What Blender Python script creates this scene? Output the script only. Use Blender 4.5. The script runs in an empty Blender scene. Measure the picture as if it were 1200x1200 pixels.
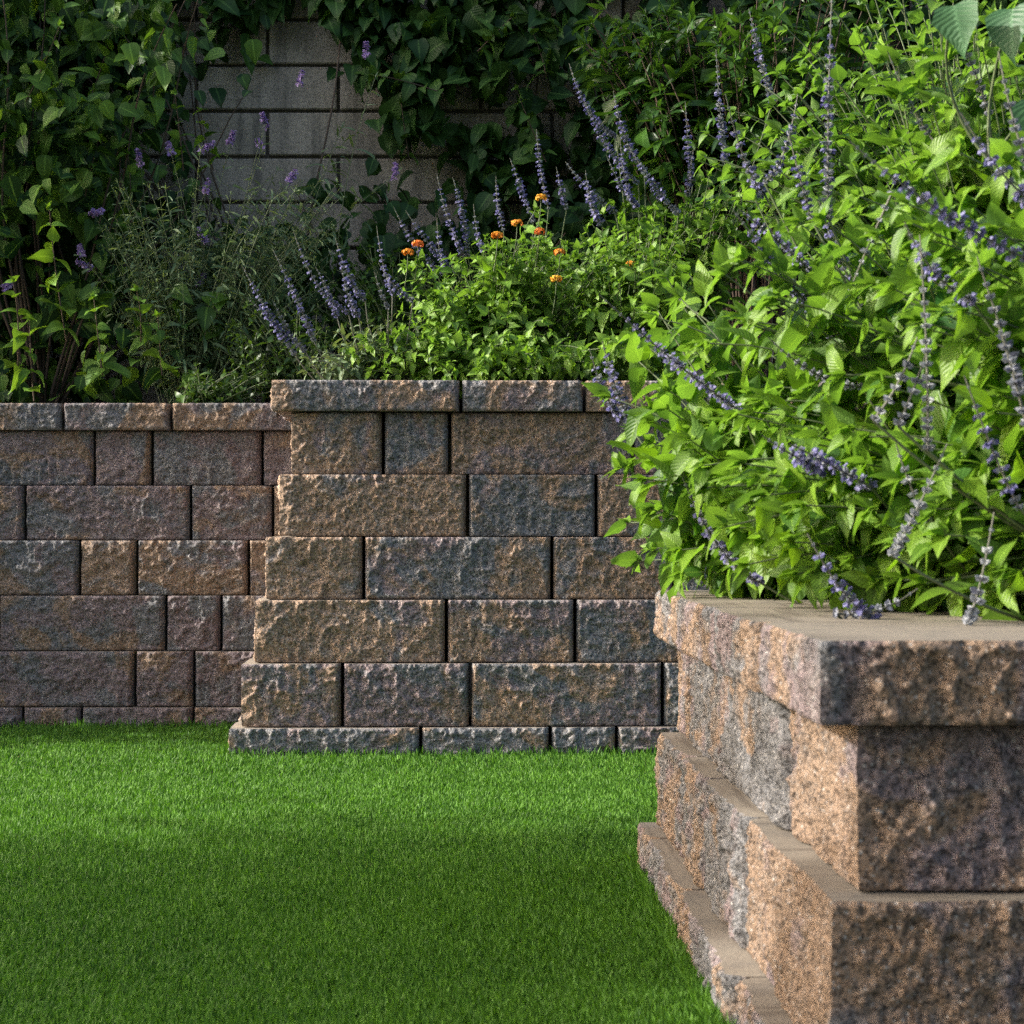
import bpy, math, random
import numpy as np
from mathutils import Vector, Matrix

R = math.radians
RNG = np.random.default_rng(7)
random.seed(7)
sc = bpy.context.scene
col = sc.collection

# ------------------------------------------------------------------ camera
FPX, HORIZON, CAM_H = 2080.0, 618.0, 0.55          # focal length and horizon in photo pixels (1200 wide)
cd = bpy.data.cameras.new('camera')
cam = bpy.data.objects.new('camera', cd); col.objects.link(cam)
cam.location = (0, 0, CAM_H); cam.rotation_euler = (R(90), 0, 0)
cd.sensor_width = 36; cd.lens = 36 * FPX / 1200
cd.shift_y = (HORIZON - 600) / 1200
cd.clip_start = 0.05; cd.clip_end = 500
cd.dof.use_dof = True; cd.dof.focus_distance = 4.2; cd.dof.aperture_fstop = 15
sc.camera = cam

# ------------------------------------------------------------------ light
SUN_EL, SUN_AZ = 30.0, 1.0       # sun to the left; SUN_AZ: degrees turned from straight left towards the camera side
w = bpy.data.worlds.new('World'); sc.world = w; w.use_nodes = True
nt = w.node_tree; bg = nt.nodes['Background']
sky = nt.nodes.new('ShaderNodeTexSky'); sky.sky_type = 'NISHITA'; sky.sun_disc = False
sky.sun_elevation = R(SUN_EL)
to_sun = Vector((-math.cos(R(SUN_AZ)) * math.cos(R(SUN_EL)), -math.sin(R(SUN_AZ)) * math.cos(R(SUN_EL)), math.sin(R(SUN_EL))))
sky.sun_rotation = math.atan2(to_sun.x, to_sun.y)
nt.links.new(sky.outputs[0], bg.inputs[0]); bg.inputs[1].default_value = 0.15
sky.air_density = 1.0; sky.dust_density = 5.0; sky.ozone_density = .4
sd = bpy.data.lights.new('sun', 'SUN'); sd.energy = 2.95; sd.angle = R(0.6); sd.color = (1, .95, .87)
so = bpy.data.objects.new('sun', sd); col.objects.link(so)
so.rotation_euler = (-to_sun).to_track_quat('-Z', 'Y').to_euler()
sc.view_settings.view_transform = 'Standard'; sc.view_settings.look = 'None'
sc.view_settings.exposure = 1.45; sc.view_settings.gamma = 1
sc.cycles.max_bounces = 7; sc.cycles.transparent_max_bounces = 4
sc.cycles.use_denoising = False; sc.cycles.use_adaptive_sampling = False; sc.cycles.sample_clamp_indirect = 4

# ------------------------------------------------------------------ helpers
def P(px, py, Y):
    return np.array([(px - 600) / FPX * Y, Y, CAM_H - (py - HORIZON) / FPX * Y])

def tag(o, label=None, cat=None, group=None, kind=None):
    if label: o['label'] = label
    if cat: o['category'] = cat
    if group: o['group'] = group
    if kind: o['kind'] = kind
    return o

def empty(name, loc=(0, 0, 0), rz=0):
    o = bpy.data.objects.new(name, None); col.objects.link(o)
    o.location = loc; o.rotation_euler = (0, 0, rz); o.empty_display_size = .1
    return o

def make(name, V, Q=None, T=None, mats=(), parent=None, luv=None, midx=None, smooth=True):
    """one mesh object from numpy arrays: vertices, quads, triangles"""
    me = bpy.data.meshes.new(name)
    Q = np.zeros((0, 4), int) if Q is None else np.asarray(Q, int).reshape(-1, 4)
    T = np.zeros((0, 3), int) if T is None else np.asarray(T, int).reshape(-1, 3)
    V = np.asarray(V, np.float32)
    me.vertices.add(len(V)); me.vertices.foreach_set('co', V.ravel())
    nl = len(Q) * 4 + len(T) * 3
    me.loops.add(nl); me.loops.foreach_set('vertex_index', np.concatenate([Q.ravel(), T.ravel()]).astype(np.int32))
    me.polygons.add(len(Q) + len(T))
    st = np.concatenate([np.arange(len(Q)) * 4, len(Q) * 4 + np.arange(len(T)) * 3]).astype(np.int32)
    me.polygons.foreach_set('loop_start', st)
    if midx is not None: me.polygons.foreach_set('material_index', np.asarray(midx, np.int32))
    me.polygons.foreach_set('use_smooth', np.full(len(Q) + len(T), smooth))
    if luv is not None:
        at = me.attributes.new('luv', 'FLOAT_VECTOR', 'POINT')
        at.data.foreach_set('vector', np.asarray(luv, np.float32).ravel())
    for m in mats: me.materials.append(m)
    me.update(calc_edges=True)
    o = bpy.data.objects.new(name, me); col.objects.link(o)
    if parent: o.parent = parent
    return o

def _h(ix, iy, iz, s):
    n = (ix * 374761393 + iy * 668265263 + iz * 2147483647 + s * 1274126177) & 0xffffffff
    n = ((n ^ (n >> 13)) * 1274126177) & 0xffffffff
    n = ((n ^ (n >> 16)) * 2246822519) & 0xffffffff
    return ((n ^ (n >> 15)) & 0xffffff) / float(0xffffff)

def vnoise(p, s=0):
    i = np.floor(p).astype(np.int64); f = p - i; u = f * f * (3 - 2 * f)
    x, y, z = i[..., 0], i[..., 1], i[..., 2]
    a, b, c = u[..., 0], u[..., 1], u[..., 2]
    def L(p0, p1, t): return p0 + (p1 - p0) * t
    r0 = L(L(_h(x, y, z, s), _h(x + 1, y, z, s), a), L(_h(x, y + 1, z, s), _h(x + 1, y + 1, z, s), a), b)
    r1 = L(L(_h(x, y, z + 1, s), _h(x + 1, y, z + 1, s), a), L(_h(x, y + 1, z + 1, s), _h(x + 1, y + 1, z + 1, s), a), b)
    return L(r0, r1, c) * 2 - 1

def sstep(a, b, x):
    t = np.clip((x - a) / (b - a), 0, 1); return t * t * (3 - 2 * t)

def unit(v):
    v = np.asarray(v, float); return v / (np.linalg.norm(v, axis=-1, keepdims=True) + 1e-9)

# ------------------------------------------------------------------ materials
def new_mat(name):
    m = bpy.data.materials.new(name); m.use_nodes = True
    n = m.node_tree.nodes; b = n['Principled BSDF']
    return m, m.node_tree, n, b

def math_node(nt, op, a, b=None, clamp=False):
    n = nt.nodes.new('ShaderNodeMath'); n.operation = op; n.use_clamp = clamp
    for i, v in enumerate((a, b)):
        if v is None: continue
        if isinstance(v, (int, float)): n.inputs[i].default_value = v
        else: nt.links.new(v, n.inputs[i])
    return n.outputs[0]

def mix(nt, f, a, b, mode='MIX'):
    n = nt.nodes.new('ShaderNodeMix'); n.data_type = 'RGBA'; n.blend_type = mode
    for k, v in ((0, f), (6, a), (7, b)):
        if isinstance(v, (int, float)): n.inputs[k].default_value = v
        elif isinstance(v, tuple): n.inputs[k].default_value = (*v, 1)
        else: nt.links.new(v, n.inputs[k])
    return n.outputs[2]

def noise(nt, vec, scale, detail=3, rough=.55, dist=0):
    n = nt.nodes.new('ShaderNodeTexNoise'); n.inputs['Scale'].default_value = scale
    n.inputs['Detail'].default_value = detail; n.inputs['Roughness'].default_value = rough
    n.inputs['Distortion'].default_value = dist
    if vec is not None: nt.links.new(vec, n.inputs['Vector'])
    return n.outputs['Fac']

def ramp(nt, fac, a, b):
    n = nt.nodes.new('ShaderNodeMapRange'); n.interpolation_type = 'SMOOTHSTEP'
    nt.links.new(fac, n.inputs[0])
    for k, v in ((1, a), (2, b)):
        if isinstance(v, (int, float)): n.inputs[k].default_value = v
        else: nt.links.new(v, n.inputs[k])
    return n.outputs[0]

def stone_material(name, smooth_top=False):
    m, nt, n, b = new_mat(name)
    tc = n.new('ShaderNodeTexCoord'); oi = n.new('ShaderNodeObjectInfo')
    off = math_node(nt, 'MULTIPLY', oi.outputs['Random'], 61.0)
    va = n.new('ShaderNodeVectorMath'); va.operation = 'ADD'
    cx = n.new('ShaderNodeCombineXYZ')
    for k in range(3): nt.links.new(off, cx.inputs[k])
    nt.links.new(tc.outputs['Object'], va.inputs[0]); nt.links.new(cx.outputs[0], va.inputs[1])
    v = va.outputs[0]
    sep = n.new('ShaderNodeSeparateColor'); nt.links.new(oi.outputs['Color'], sep.inputs[0])
    # pigment clouds of the cast concrete: tan, blue-grey and plum
    t = noise(nt, v, 6.0, 4, .5, 1.2)
    g = noise(nt, v, 5.0, 4, .5, 1.5)
    tb = math_node(nt, 'SUBTRACT', 1.045, sep.outputs[0])          # threshold from the block's own tan share
    tm = ramp(nt, math_node(nt, 'ADD', t, .04), math_node(nt, 'SUBTRACT', tb, .048), math_node(nt, 'ADD', tb, .048))
    gb = math_node(nt, 'SUBTRACT', .99, sep.outputs[1])
    gm = ramp(nt, g, math_node(nt, 'SUBTRACT', gb, .05), math_node(nt, 'ADD', gb, .05))
    c = mix(nt, gm, (.275, .213, .216), (.214, .214, .222))
    c = mix(nt, math_node(nt, 'MULTIPLY', tm, .92), c, (.365, .248, .165))
    f2 = noise(nt, v, 26, 4, .6)
    c = mix(nt, ramp(nt, f2, .45, .8), c, mix(nt, .55, c, (.26, .235, .22)))
    # aggregate grains; dark pits and pale specks also painted in as relief shading
    gr = noise(nt, v, 330, 2, .5)
    c = mix(nt, ramp(nt, gr, .60, .70), c, mix(nt, .6, c, (.55, .52, .50)))
    gr2 = noise(nt, v, 210, 3, .6)
    c = mix(nt, ramp(nt, gr2, .53, .38), c, mix(nt, .75, c, (.015, .013, .013)))
    gr3 = noise(nt, v, 95, 3, .6)
    c = mix(nt, ramp(nt, gr3, .44, .32), c, mix(nt, .3, c, (.02, .018, .018)))
    vo = n.new('ShaderNodeTexVoronoi'); vo.inputs['Scale'].default_value = 95; nt.links.new(v, vo.inputs['Vector'])
    c = mix(nt, math_node(nt, 'MULTIPLY', ramp(nt, vo.outputs['Distance'], .22, .12), .55), c, (.62, .59, .56))
    if smooth_top:
        s = noise(nt, v, 7, 4); fine = noise(nt, v, 160, 3)
        c = mix(nt, s, (.20, .175, .142), (.25, .218, .175))
        c = mix(nt, ramp(nt, fine, .35, .7), c, mix(nt, .3, c, (.15, .12, .1)))
        mp = n.new('ShaderNodeMapping'); mp.inputs['Scale'].default_value = (2.2, 30, 1)
        nt.links.new(v, mp.inputs[0])
        st = noise(nt, mp.outputs[0], 1.6, 5, .6)
        c = mix(nt, math_node(nt, 'MULTIPLY', ramp(nt, st, .52, .66), .8), c, (.12, .10, .08))
        c = mix(nt, math_node(nt, 'MULTIPLY', ramp(nt, noise(nt, v, 16, 5, .65), .48, .70), .55), c, (.13, .118, .105))
        bp_src, amt, dist = fine, .35, .002
    else:
        bp_src, amt, dist = noise(nt, v, 200, 5, .7), 1.0, .007
    br = math_node(nt, 'MULTIPLY', sep.outputs[2], 2.0)
    hsv = n.new('ShaderNodeHueSaturation'); nt.links.new(br, hsv.inputs['Value']); nt.links.new(c, hsv.inputs['Color'])
    nt.links.new(hsv.outputs[0], b.inputs['Base Color'])
    b.inputs['Roughness'].default_value = .85; b.inputs['Specular IOR Level'].default_value = .35
    bu = n.new('ShaderNodeBump'); bu.inputs['Strength'].default_value = amt; bu.inputs['Distance'].default_value = dist
    nt.links.new(bp_src, bu.inputs['Height']); nt.links.new(bu.outputs[0], b.inputs['Normal'])
    return m

def leaf_material(name, ca, cb, back=None, trans=.35, rough=.45, tcol=None, veins=True, spec=.4):
    """ca..cb: leaf colours from old to young, picked by each leaf's own tint"""
    m, nt, n, b = new_mat(name)
    at = n.new('ShaderNodeAttribute'); at.attribute_name = 'luv'
    sp = n.new('ShaderNodeSeparateXYZ'); nt.links.new(at.outputs['Vector'], sp.inputs[0])
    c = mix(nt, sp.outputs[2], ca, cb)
    tc = n.new('ShaderNodeTexCoord')
    c = mix(nt, noise(nt, tc.outputs['Object'], 45, 2), mix(nt, .25, c, (0, 0, 0)), c)
    if veins:
        rib = ramp(nt, sp.outputs[1], .16, .02)
        c = mix(nt, math_node(nt, 'MULTIPLY', rib, .35), c, tuple(min(1, x * 1.6 + .04) for x in cb))
        wv = math_node(nt, 'SINE', math_node(nt, 'MULTIPLY', math_node(nt, 'SUBTRACT', math_node(nt, 'MULTIPLY', sp.outputs[0], 9.0), math_node(nt, 'MULTIPLY', sp.outputs[1], 2.6)), 6.283))
        bu = n.new('ShaderNodeBump'); bu.inputs['Strength'].default_value = .2; bu.inputs['Distance'].default_value = .002
        nt.links.new(wv, bu.inputs['Height']); nt.links.new(bu.outputs[0], b.inputs['Normal'])
    if back:
        ge = n.new('ShaderNodeNewGeometry')
        c = mix(nt, math_node(nt, 'MULTIPLY', ge.outputs['Backfacing'], .6), c, back)
    nt.links.new(c, b.inputs['Base Color'])
    b.inputs['Roughness'].default_value = rough; b.inputs['Specular IOR Level'].default_value = spec
    tr = n.new('ShaderNodeBsdfTranslucent')
    tcn = mix(nt, 1.0, c, tcol or (1.5, 1.35, .5), 'MULTIPLY')
    nt.links.new(tcn, tr.inputs[0])
    ms = n.new('ShaderNodeMixShader'); ms.inputs[0].default_value = trans
    nt.links.new(b.outputs[0], ms.inputs[1]); nt.links.new(tr.outputs[0], ms.inputs[2])
    nt.links.new(ms.outputs[0], n['Material Output'].inputs[0])
    return m

def plain(name, c, rough=.8, c2=None, scale=20):
    m, nt, n, b = new_mat(name)
    b.inputs['Roughness'].default_value = rough
    tc = n.new('ShaderNodeTexCoord')
    cc = mix(nt, noise(nt, tc.outputs['Object'], scale, 4), c, c2 or tuple(x * .6 for x in c))
    nt.links.new(cc, b.inputs['Base Color'])
    return m

M_STONE = stone_material('split_face_stone')
M_LEDGE = stone_material('smooth_concrete_top', True)
M_SALVIA = leaf_material('salvia_leaf', (.033, .12, .022), (.21, .37, .03), back=(.12, .22, .07), trans=.46, tcol=(1.25, 1.35, .45))
M_LANTANA = leaf_material('lantana_leaf', (.055, .15, .022), (.21, .38, .045), back=(.12, .20, .07), trans=.38, tcol=(1.25, 1.35, .45))
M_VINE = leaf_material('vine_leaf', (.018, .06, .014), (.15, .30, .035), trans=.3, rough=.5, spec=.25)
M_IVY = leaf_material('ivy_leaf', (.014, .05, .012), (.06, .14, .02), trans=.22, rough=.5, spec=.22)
M_BUDD = leaf_material('butterfly_bush_leaf', (.07, .14, .06), (.18, .26, .13), trans=.25, rough=.6, veins=False)
M_LOQUAT = leaf_material('lance_leaf', (.018, .065, .014), (.06, .15, .022), trans=.35, rough=.33)
M_ROUND = leaf_material('round_leaf', (.045, .13, .06), (.085, .20, .09), trans=.3, rough=.5)
M_HERB = leaf_material('undergrowth_leaf', (.02, .055, .015), (.08, .16, .03), trans=.3, veins=False)
M_TREE = leaf_material('tree_leaf', (.03, .08, .02), (.06, .14, .03), trans=.2, veins=False)
M_TURF = leaf_material('turf_blade', (.022, .09, .011), (.155, .34, .042), trans=.3, tcol=(1.2, 1.3, .45), rough=.55, veins=False, spec=.18)
M_THATCH = leaf_material('turf_thatch', (.10, .13, .03), (.17, .17, .06), trans=.2, rough=.6, veins=False)
M_STEM = plain('green_stem', (.10, .15, .06), .6, (.07, .08, .04))
M_GREYSTEM = plain('grey_stem', (.16, .17, .13), .7, (.10, .09, .08))
M_WOOD = plain('brown_bark', (.10, .07, .05), .9, (.05, .035, .025))
M_CALYX = leaf_material('salvia_calyx', (.155, .165, .24), (.44, .47, .49), trans=.15, rough=.7, tcol=(1, 1, 1), veins=False)
M_PETAL = leaf_material('salvia_petal', (.11, .105, .30), (.29, .29, .50), trans=.3, rough=.6, tcol=(1, 1, 1.2), veins=False)
M_LILAC = leaf_material('lilac_petal', (.30, .19, .50), (.52, .40, .68), trans=.3, rough=.6, tcol=(1, 1, 1.1), veins=False)
M_ORANGE = leaf_material('lantana_petal', (.74, .17, .02), (.86, .50, .03), trans=.25, rough=.6, tcol=(1, 1, 1), veins=False)
M_YELLOW = leaf_material('yellow_bud', (.35, .33, .05), (.5, .5, .1), trans=.2, rough=.6, tcol=(1, 1, 1), veins=False)
M_SOIL = plain('garden_soil', (.045, .032, .024), .95, (.018, .013, .01), 30)
M_GROUND = plain('turf_backing', (.03, .055, .015), .95, (.02, .03, .01), 9)

# ------------------------------------------------------------------ the setting: ground, soil
def box(name, x0, x1, y0, y1, z0, z1, m, kind=None, parent=None):
    V = [(x, y, z) for z in (z0, z1) for y in (y0, y1) for x in (x0, x1)]
    Q = [(0, 2, 3, 1), (4, 5, 7, 6), (0, 1, 5, 4), (2, 6, 7, 3), (0, 4, 6, 2), (1, 3, 7, 5)]
    o = make(name, V, Q, mats=[m], parent=parent, smooth=False)
    if kind: o['kind'] = kind
    return o

g = make('ground', [(-150, -150, 0), (150, -150, 0), (150, 150, 0), (-150, 150, 0)], [(0, 1, 2, 3)], mats=[M_GROUND])
g['kind'] = 'structure'

# ------------------------------------------------------------------ split-face block walls
TH = math.atan2(56, FPX)             # the raised bed and the middle wall are turned a little
CH, CAPH, Z0 = .1524, .0766, .0704   # course, cap, top of the half-buried first course
SEED = [1]

def grid_face(A, B, fn):
    """A x B grid; fn(a,b)->xyz. returns verts, quads (a outer, b inner)"""
    a, b = np.meshgrid(A, B, indexing='ij')
    V = fn(a.ravel(), b.ravel())
    na, nb = len(A), len(B)
    i = (np.arange(na - 1)[:, None] * nb + np.arange(nb - 1)[None, :]).ravel()
    return V, np.stack([i, i + nb, i + nb + 1, i + 1], 1)

def block(parent, name, w, h, dep, loc, rz=0, res=.003, left=False, right=False, amp=1.0, tone=None, topres=None, cap=False):
    """a cast block with a split front (and split left or right side on a corner); face in x-z, depth along +y"""
    s = SEED[0]; SEED[0] += 1
    rr = np.random.default_rng(s * 13 + 5)
    gap = .008; off = rr.random(3) * 50 + s
    xs = np.linspace(gap / 2, w - gap / 2, max(4, int(w / res)))
    zs = np.linspace(.0012, h - .0012, max(4, int(h / res)))
    near = np.array([0, .004, .009, .016, .028, .05])
    ys = np.linspace(0, dep, max(6, int(dep / res))) if (left or right) else np.concatenate([near, [dep]])
    xt = xs
    def rough(p, sd):
        q = p + off
        d = .0055 * vnoise(q * 7, sd) + .0075 * (.45 - 1.3 * np.abs(vnoise(q * np.array([19, 19, 16]), sd + 1)))
        d += .0055 * (np.abs(vnoise(q * np.array([40, 40, 34]), sd + 2)) * -1.5 + .5)
        d += .0046 * vnoise(q * 80, sd + 3) + .0036 * vnoise(q * 160, sd + 4)
        if res < .0045: d += .0022 * vnoise(q * 300, sd + 5)
        return d * amp
    def disp(p):
        x, y, z = p[:, 0], p[:, 1], p[:, 2]
        out = p.copy()
        el = np.full(len(x), 1.0) if left else sstep(0, .011, x)
        er = np.full(len(x), 1.0) if right else sstep(0, .016, w - x)
        ev = sstep(-.005, .007, np.minimum(z, h - z))
        side = el * er
        cf = .25 + .75 * sstep(0, .03, x) if left else 1.0
        D = (rough(p, s) * cf + .006) * (.45 + .55 * ev) * (.12 + .88 * side) + .003 * ev * side
        D -= .015 * (1 - side) + .0015 * (1 - ev)
        wf = np.exp(-np.maximum(y, 0) / .03)
        out[:, 1] -= D * wf
        for flag, xx, sg in ((left, x, -1), (right, w - x, 1)):
            if not flag: continue
            eb = sstep(0, .012, dep - y)
            Ds = (rough(p[:, [1, 0, 2]] + 9, s + 40) * (.25 + .75 * sstep(0, .03, y)) + .005) * (.3 + .7 * ev) * (.12 + .88 * eb) - .012 * (1 - eb) - .0015 * (1 - ev)
            out[:, 0] += sg * Ds * np.exp(-np.maximum(xx, 0) / .03)
            # a split corner is knocked round
            cr = np.exp(-(np.maximum(xx, 0) + np.maximum(y, 0)) / .008)
            out[:, 0] -= sg * .0012 * cr; out[:, 1] += .0012 * cr
        return out
    parts, quads, mi, n = [], [], [], 0
    def add(A, B, fn, mat, flip=False):
        nonlocal n
        V, Q = grid_face(A, B, lambda a, b: disp(fn(a, b)))
        if flip: Q = Q[:, ::-1]
        parts.append(V); quads.append(Q + n); mi.append(np.full(len(Q), mat)); n += len(V)
    st = lambda *c: np.stack(np.broadcast_arrays(*c), 1).astype(float)
    add(xs, zs, lambda a, b: st(a, 0 * a, b), 0)
    ysc = ys if (left or right) else np.concatenate([near, [dep]])
    add(xs, ysc, lambda a, b: st(a, b, 0 * a + zs[-1]), 1)
    add(xs, ysc, lambda a, b: st(a, b, 0 * a + zs[0]), 0, True)
    add(ys, zs, lambda a, b: st(0 * a + xs[0], a, b), 0, True)
    add(ys, zs, lambda a, b: st(0 * a + xs[-1], a, b), 0)
    o = make(name, np.concatenate(parts), np.concatenate(quads), mats=[M_STONE, M_LEDGE], parent=parent, midx=np.concatenate(mi))
    o.location = loc; o.rotation_euler = (0, 0, rz)
    if tone is None:
        t = rr.random()
        tone = (.40 + .13 * rr.random(), .43 + .12 * rr.random(), .46 + .1 * rr.random())
    o.color = (*tone, 1)
    return o

class Wall:
    def __init__(s, name, O, th, label):
        s.O = np.array(O, float); s.c, s.s = math.cos(th), math.sin(th)
        s.e = empty(name, (*O, 0), th); tag(s.e, label, 'retaining wall')
    def lx(s, px, yl):
        """local x where the photo's column px meets the face standing yl back"""
        a = (px - 600) / FPX
        nx, ny = -s.s, s.c
        Y = (yl + s.O[0] * nx + s.O[1] * ny) / (nx * a + ny)
        return (a * Y - s.O[0]) * s.c + (Y - s.O[1]) * s.s

UN = [.457, .305, .1524, .305, .457, .2286]
GREY, PLUM, TAN, MIXD = (.41, .53, .53), (.42, .43, .5), (.62, .46, .54), (.50, .49, .51)

# middle wall ---------------------------------------------------------------
D0 = 4.245
mid = Wall('retaining_wall', ((269 - 600) / FPX * D0, D0), TH, 'sunlit middle block wall with a stepped left corner and overhanging cap')
rows = [[269, 493, 645, 723], [283, 401, 551, 777], [299, 523, 674, 815], [312, 426, 647, 790], [328, 548, 699, 830], [342, 449, 527, 742]]
tones = [[GREY, GREY, GREY, PLUM], [MIXD, PLUM, GREY, GREY], [TAN, MIXD, MIXD, PLUM], [TAN, (.46, .54, .5), MIXD, PLUM], [(.66, .48, .55), (.40, .62, .5), MIXD, PLUM], [(.58, .52, .52), (.42, .55, .5), (.54, .5, .5), PLUM]]
FS, SS = .02, .03                  # setback per course: front, side
cornd = [.2286, .457, .2286, .457, .2286, .457]
for i, row in enumerate(rows):
    yl = FS * i; z = Z0 - CH + CH * i
    xl = [mid.lx(p, yl) for p in row]
    k = i
    while xl[-1] < 2.0: xl.append(xl[-1] + UN[k % 6]); k += 1
    for j in range(len(xl) - 1):
        vis = mid.lx(850, yl) > xl[j]
        block(mid.e, 'wall_block', xl[j + 1] - xl[j], CH, cornd[i] if j == 0 else .25, (xl[j], yl, z), res=.003 if vis else .012,
              left=(j == 0), tone=tones[i][j] if j < 4 else None)
    y = yl + cornd[i]; k = i + 2
    while y < .72:                  # the return that runs back to the left wall
        L = UN[k % 6]; k += 1
        block(mid.e, 'wall_block', L, CH, .22, (xl[0], y + L, z), rz=-math.pi / 2, res=.008)
        y += L
ycap = FS * 5 - .036; zc = Z0 + 5 * CH
xl = [mid.lx(p, ycap) for p in (319, 540, 685)]
k = 1
while xl[-1] < 2.0: xl.append(xl[-1] + (.305, .457)[k % 2]); k += 1
for j in range(len(xl) - 1):
    block(mid.e, 'cap_stone', xl[j + 1] - xl[j], CAPH, .30, (xl[j], ycap, zc), res=.003 if j < 4 else .012, left=(j == 0), amp=.75,
          tone=(.50, .56, .5) if j != 1 else (.52, .5, .5))
y = ycap + .30
while y < .8:
    block(mid.e, 'cap_stone', .305, CAPH, .30, (xl[0], y + .305, zc), rz=-math.pi / 2, res=.008, amp=.75); y += .305

# left wall -----------------------------------------------------------------
D1 = 4.86
lw = Wall('retaining_wall', (-2.3, D1), 0, 'recessed darker block wall on the left behind the shaded strip of lawn')
rows = [[26, 95, 226], [158, 227], [-2, 194], [93, 160, 291], [29, 223], [110, 178, 307]]
for i, row in enumerate(rows):
    yl = FS * i; z = Z0 - CH + CH * i - .013
    xl = [lw.lx(p, yl) for p in row]
    k = i
    while xl[0] > -.3: xl.insert(0, xl[0] - (UN[k % 6] if k > i else .457)); k += 1
    while xl[-1] < lw.lx(420, yl): xl.append(xl[-1] + UN[(k + 3) % 6]); k += 1
    for j in range(len(xl) - 1):
        vis = lw.lx(-60, yl) < xl[j + 1]
        tn = None
        if i == 3: tn = (.58, .56, .5) if j >= len(xl) - 4 else (.44, .56, .48)
        elif i == 4 and j == len(xl) - 2: tn = (.54, .44, .47)
        else: tn = (.40 + .05 * (j % 2), .46, .46)
        block(lw.e, 'wall_block', xl[j + 1] - xl[j], CH, .25, (xl[j], yl, z), res=.0036 if vis else .012, tone=tn)
ycap = FS * 5 - .03; zc = Z0 + 5 * CH - .013
xl = [lw.lx(p, ycap) for p in (73, 200)]
xl = [xl[0] - .762, xl[0] - .305] + xl + [xl[-1] + .457, xl[-1] + .914]
for j in range(len(xl) - 1):
    block(lw.e, 'cap_stone', xl[j + 1] - xl[j], CAPH, .30, (xl[j], ycap, zc), res=.0036, amp=.75, tone=(.46, .52, .45))

# raised bed in front, on the right ------------------------------------------
DA, XA = 1.597, .3085
O = np.array([XA, DA]) - .06 * np.array([math.cos(TH) - math.sin(TH), math.sin(TH) + math.cos(TH)])   # corner of the first course
nb = Wall('raised_bed_wall', O, TH, 'low near block wall of the raised bed with a smooth tan cap')
side = [[.36, .46, .39, .15], [.44, .316, .222, .304], [.305, .457, .33, .16]]
front = [[.457, .305, .457], [.2286, .457, .457], [.457, .305, .457]]
stn = [[GREY, (.46, .56, .5), (.46, .52, .52), (.52, .52, .5)], [GREY, (.45, .55, .5), (.47, .56, .5), (.54, .5, .5)], [MIXD, (.43, .58, .5), (.48, .55, .5), (.54, .5, .5)]]
ftn = [MIXD, (.60, .41, .44), (.55, .43, .46)]
for i in range(3):
    b0 = .03 * i; z = Z0 - CH + CH * i
    x = b0
    for j, L in enumerate(front[i]):
        block(nb.e, 'wall_block', L, CH, side[i][0] if j == 0 else .25, (x, b0, z), res=.0024 if j == 0 else .006, left=(j == 0), tone=ftn[i], amp=.85)
        x += L
    y = b0 + side[i][0]
    for j, L in enumerate(side[i][1:]):
        block(nb.e, 'wall_block', L, CH, .22, (b0, y + L, z), rz=-math.pi / 2, res=.0026, tone=stn[i][j + 1], amp=.85,
              left=(j == len(side[i]) - 2))
        y += L
    yend = y - .24
    x = b0 + .24
    for L in (.305, .457, .305):       # far side of the bed, facing the middle wall
        block(nb.e, 'wall_block', L, CH, .22, (x + L, y, z), rz=math.pi, res=.008); x += L
zc = Z0 + 2 * CH; cx, cy = .06 - .040, .06 - .036
x = cx
for j, L in enumerate((.457, .457, .457)):
    block(nb.e, 'cap_stone', L, CAPH, .30, (x, cy, zc), res=.0024 if j == 0 else .006, left=(j == 0), amp=.7, tone=(.54, .45, .47)); x += L
y = cy + .30
for j, L in enumerate((.34, .305, .30)):
    block(nb.e, 'cap_stone', L, CAPH, .30, (cx, y + L, zc), rz=-math.pi / 2, res=.0026, left=(j == 2), amp=.7, tone=(.50, .53, .5)); y += L
x = cx + .30
for L in (.457, .457): block(nb.e, 'cap_stone', L, CAPH, .30, (x + L, y, zc), rz=math.pi, res=.008, amp=.7); x += L

for e_, f_ in ((mid.e, 1.13), (lw.e, 1.08), (nb.e, .93)):      # light evened out in the colour: shaded walls brightened, sunlit bed darkened
    for ch in e_.children: ch.color = (ch.color[0], ch.color[1], ch.color[2] * f_, 1)

def soil_mound(name, x0, x1, y0, y1, z0, z1, th=0, org=(0, 0), s=1, lump=.03):
    A = np.linspace(x0, x1, int((x1 - x0) / .03)); B = np.linspace(y0, y1, int((y1 - y0) / .03))
    V, Q = grid_face(A, B, lambda a, b: np.stack([a, b, 0 * a], 1))
    V[:, 2] = z1 + lump * vnoise(V * 9 + s) + .012 * vnoise(V * 40 + s)
    o = make(name, V, Q, mats=[M_SOIL]); o['kind'] = 'structure'
    o.location = (*org, 0); o.rotation_euler = (0, 0, th)
    return o
soil_mound('soil', .28, 1.2, .29, 1.16, 0, .40, TH, O, 3)
soil_mound('soil', -3.2, 3.2, 4.98, 6.3, 0, .87, 0, (0, 0), 11)
soil_mound('soil', -.62, 3.2, 4.58, 4.98, 0, .86, 0, (0, 0), 17)

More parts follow.
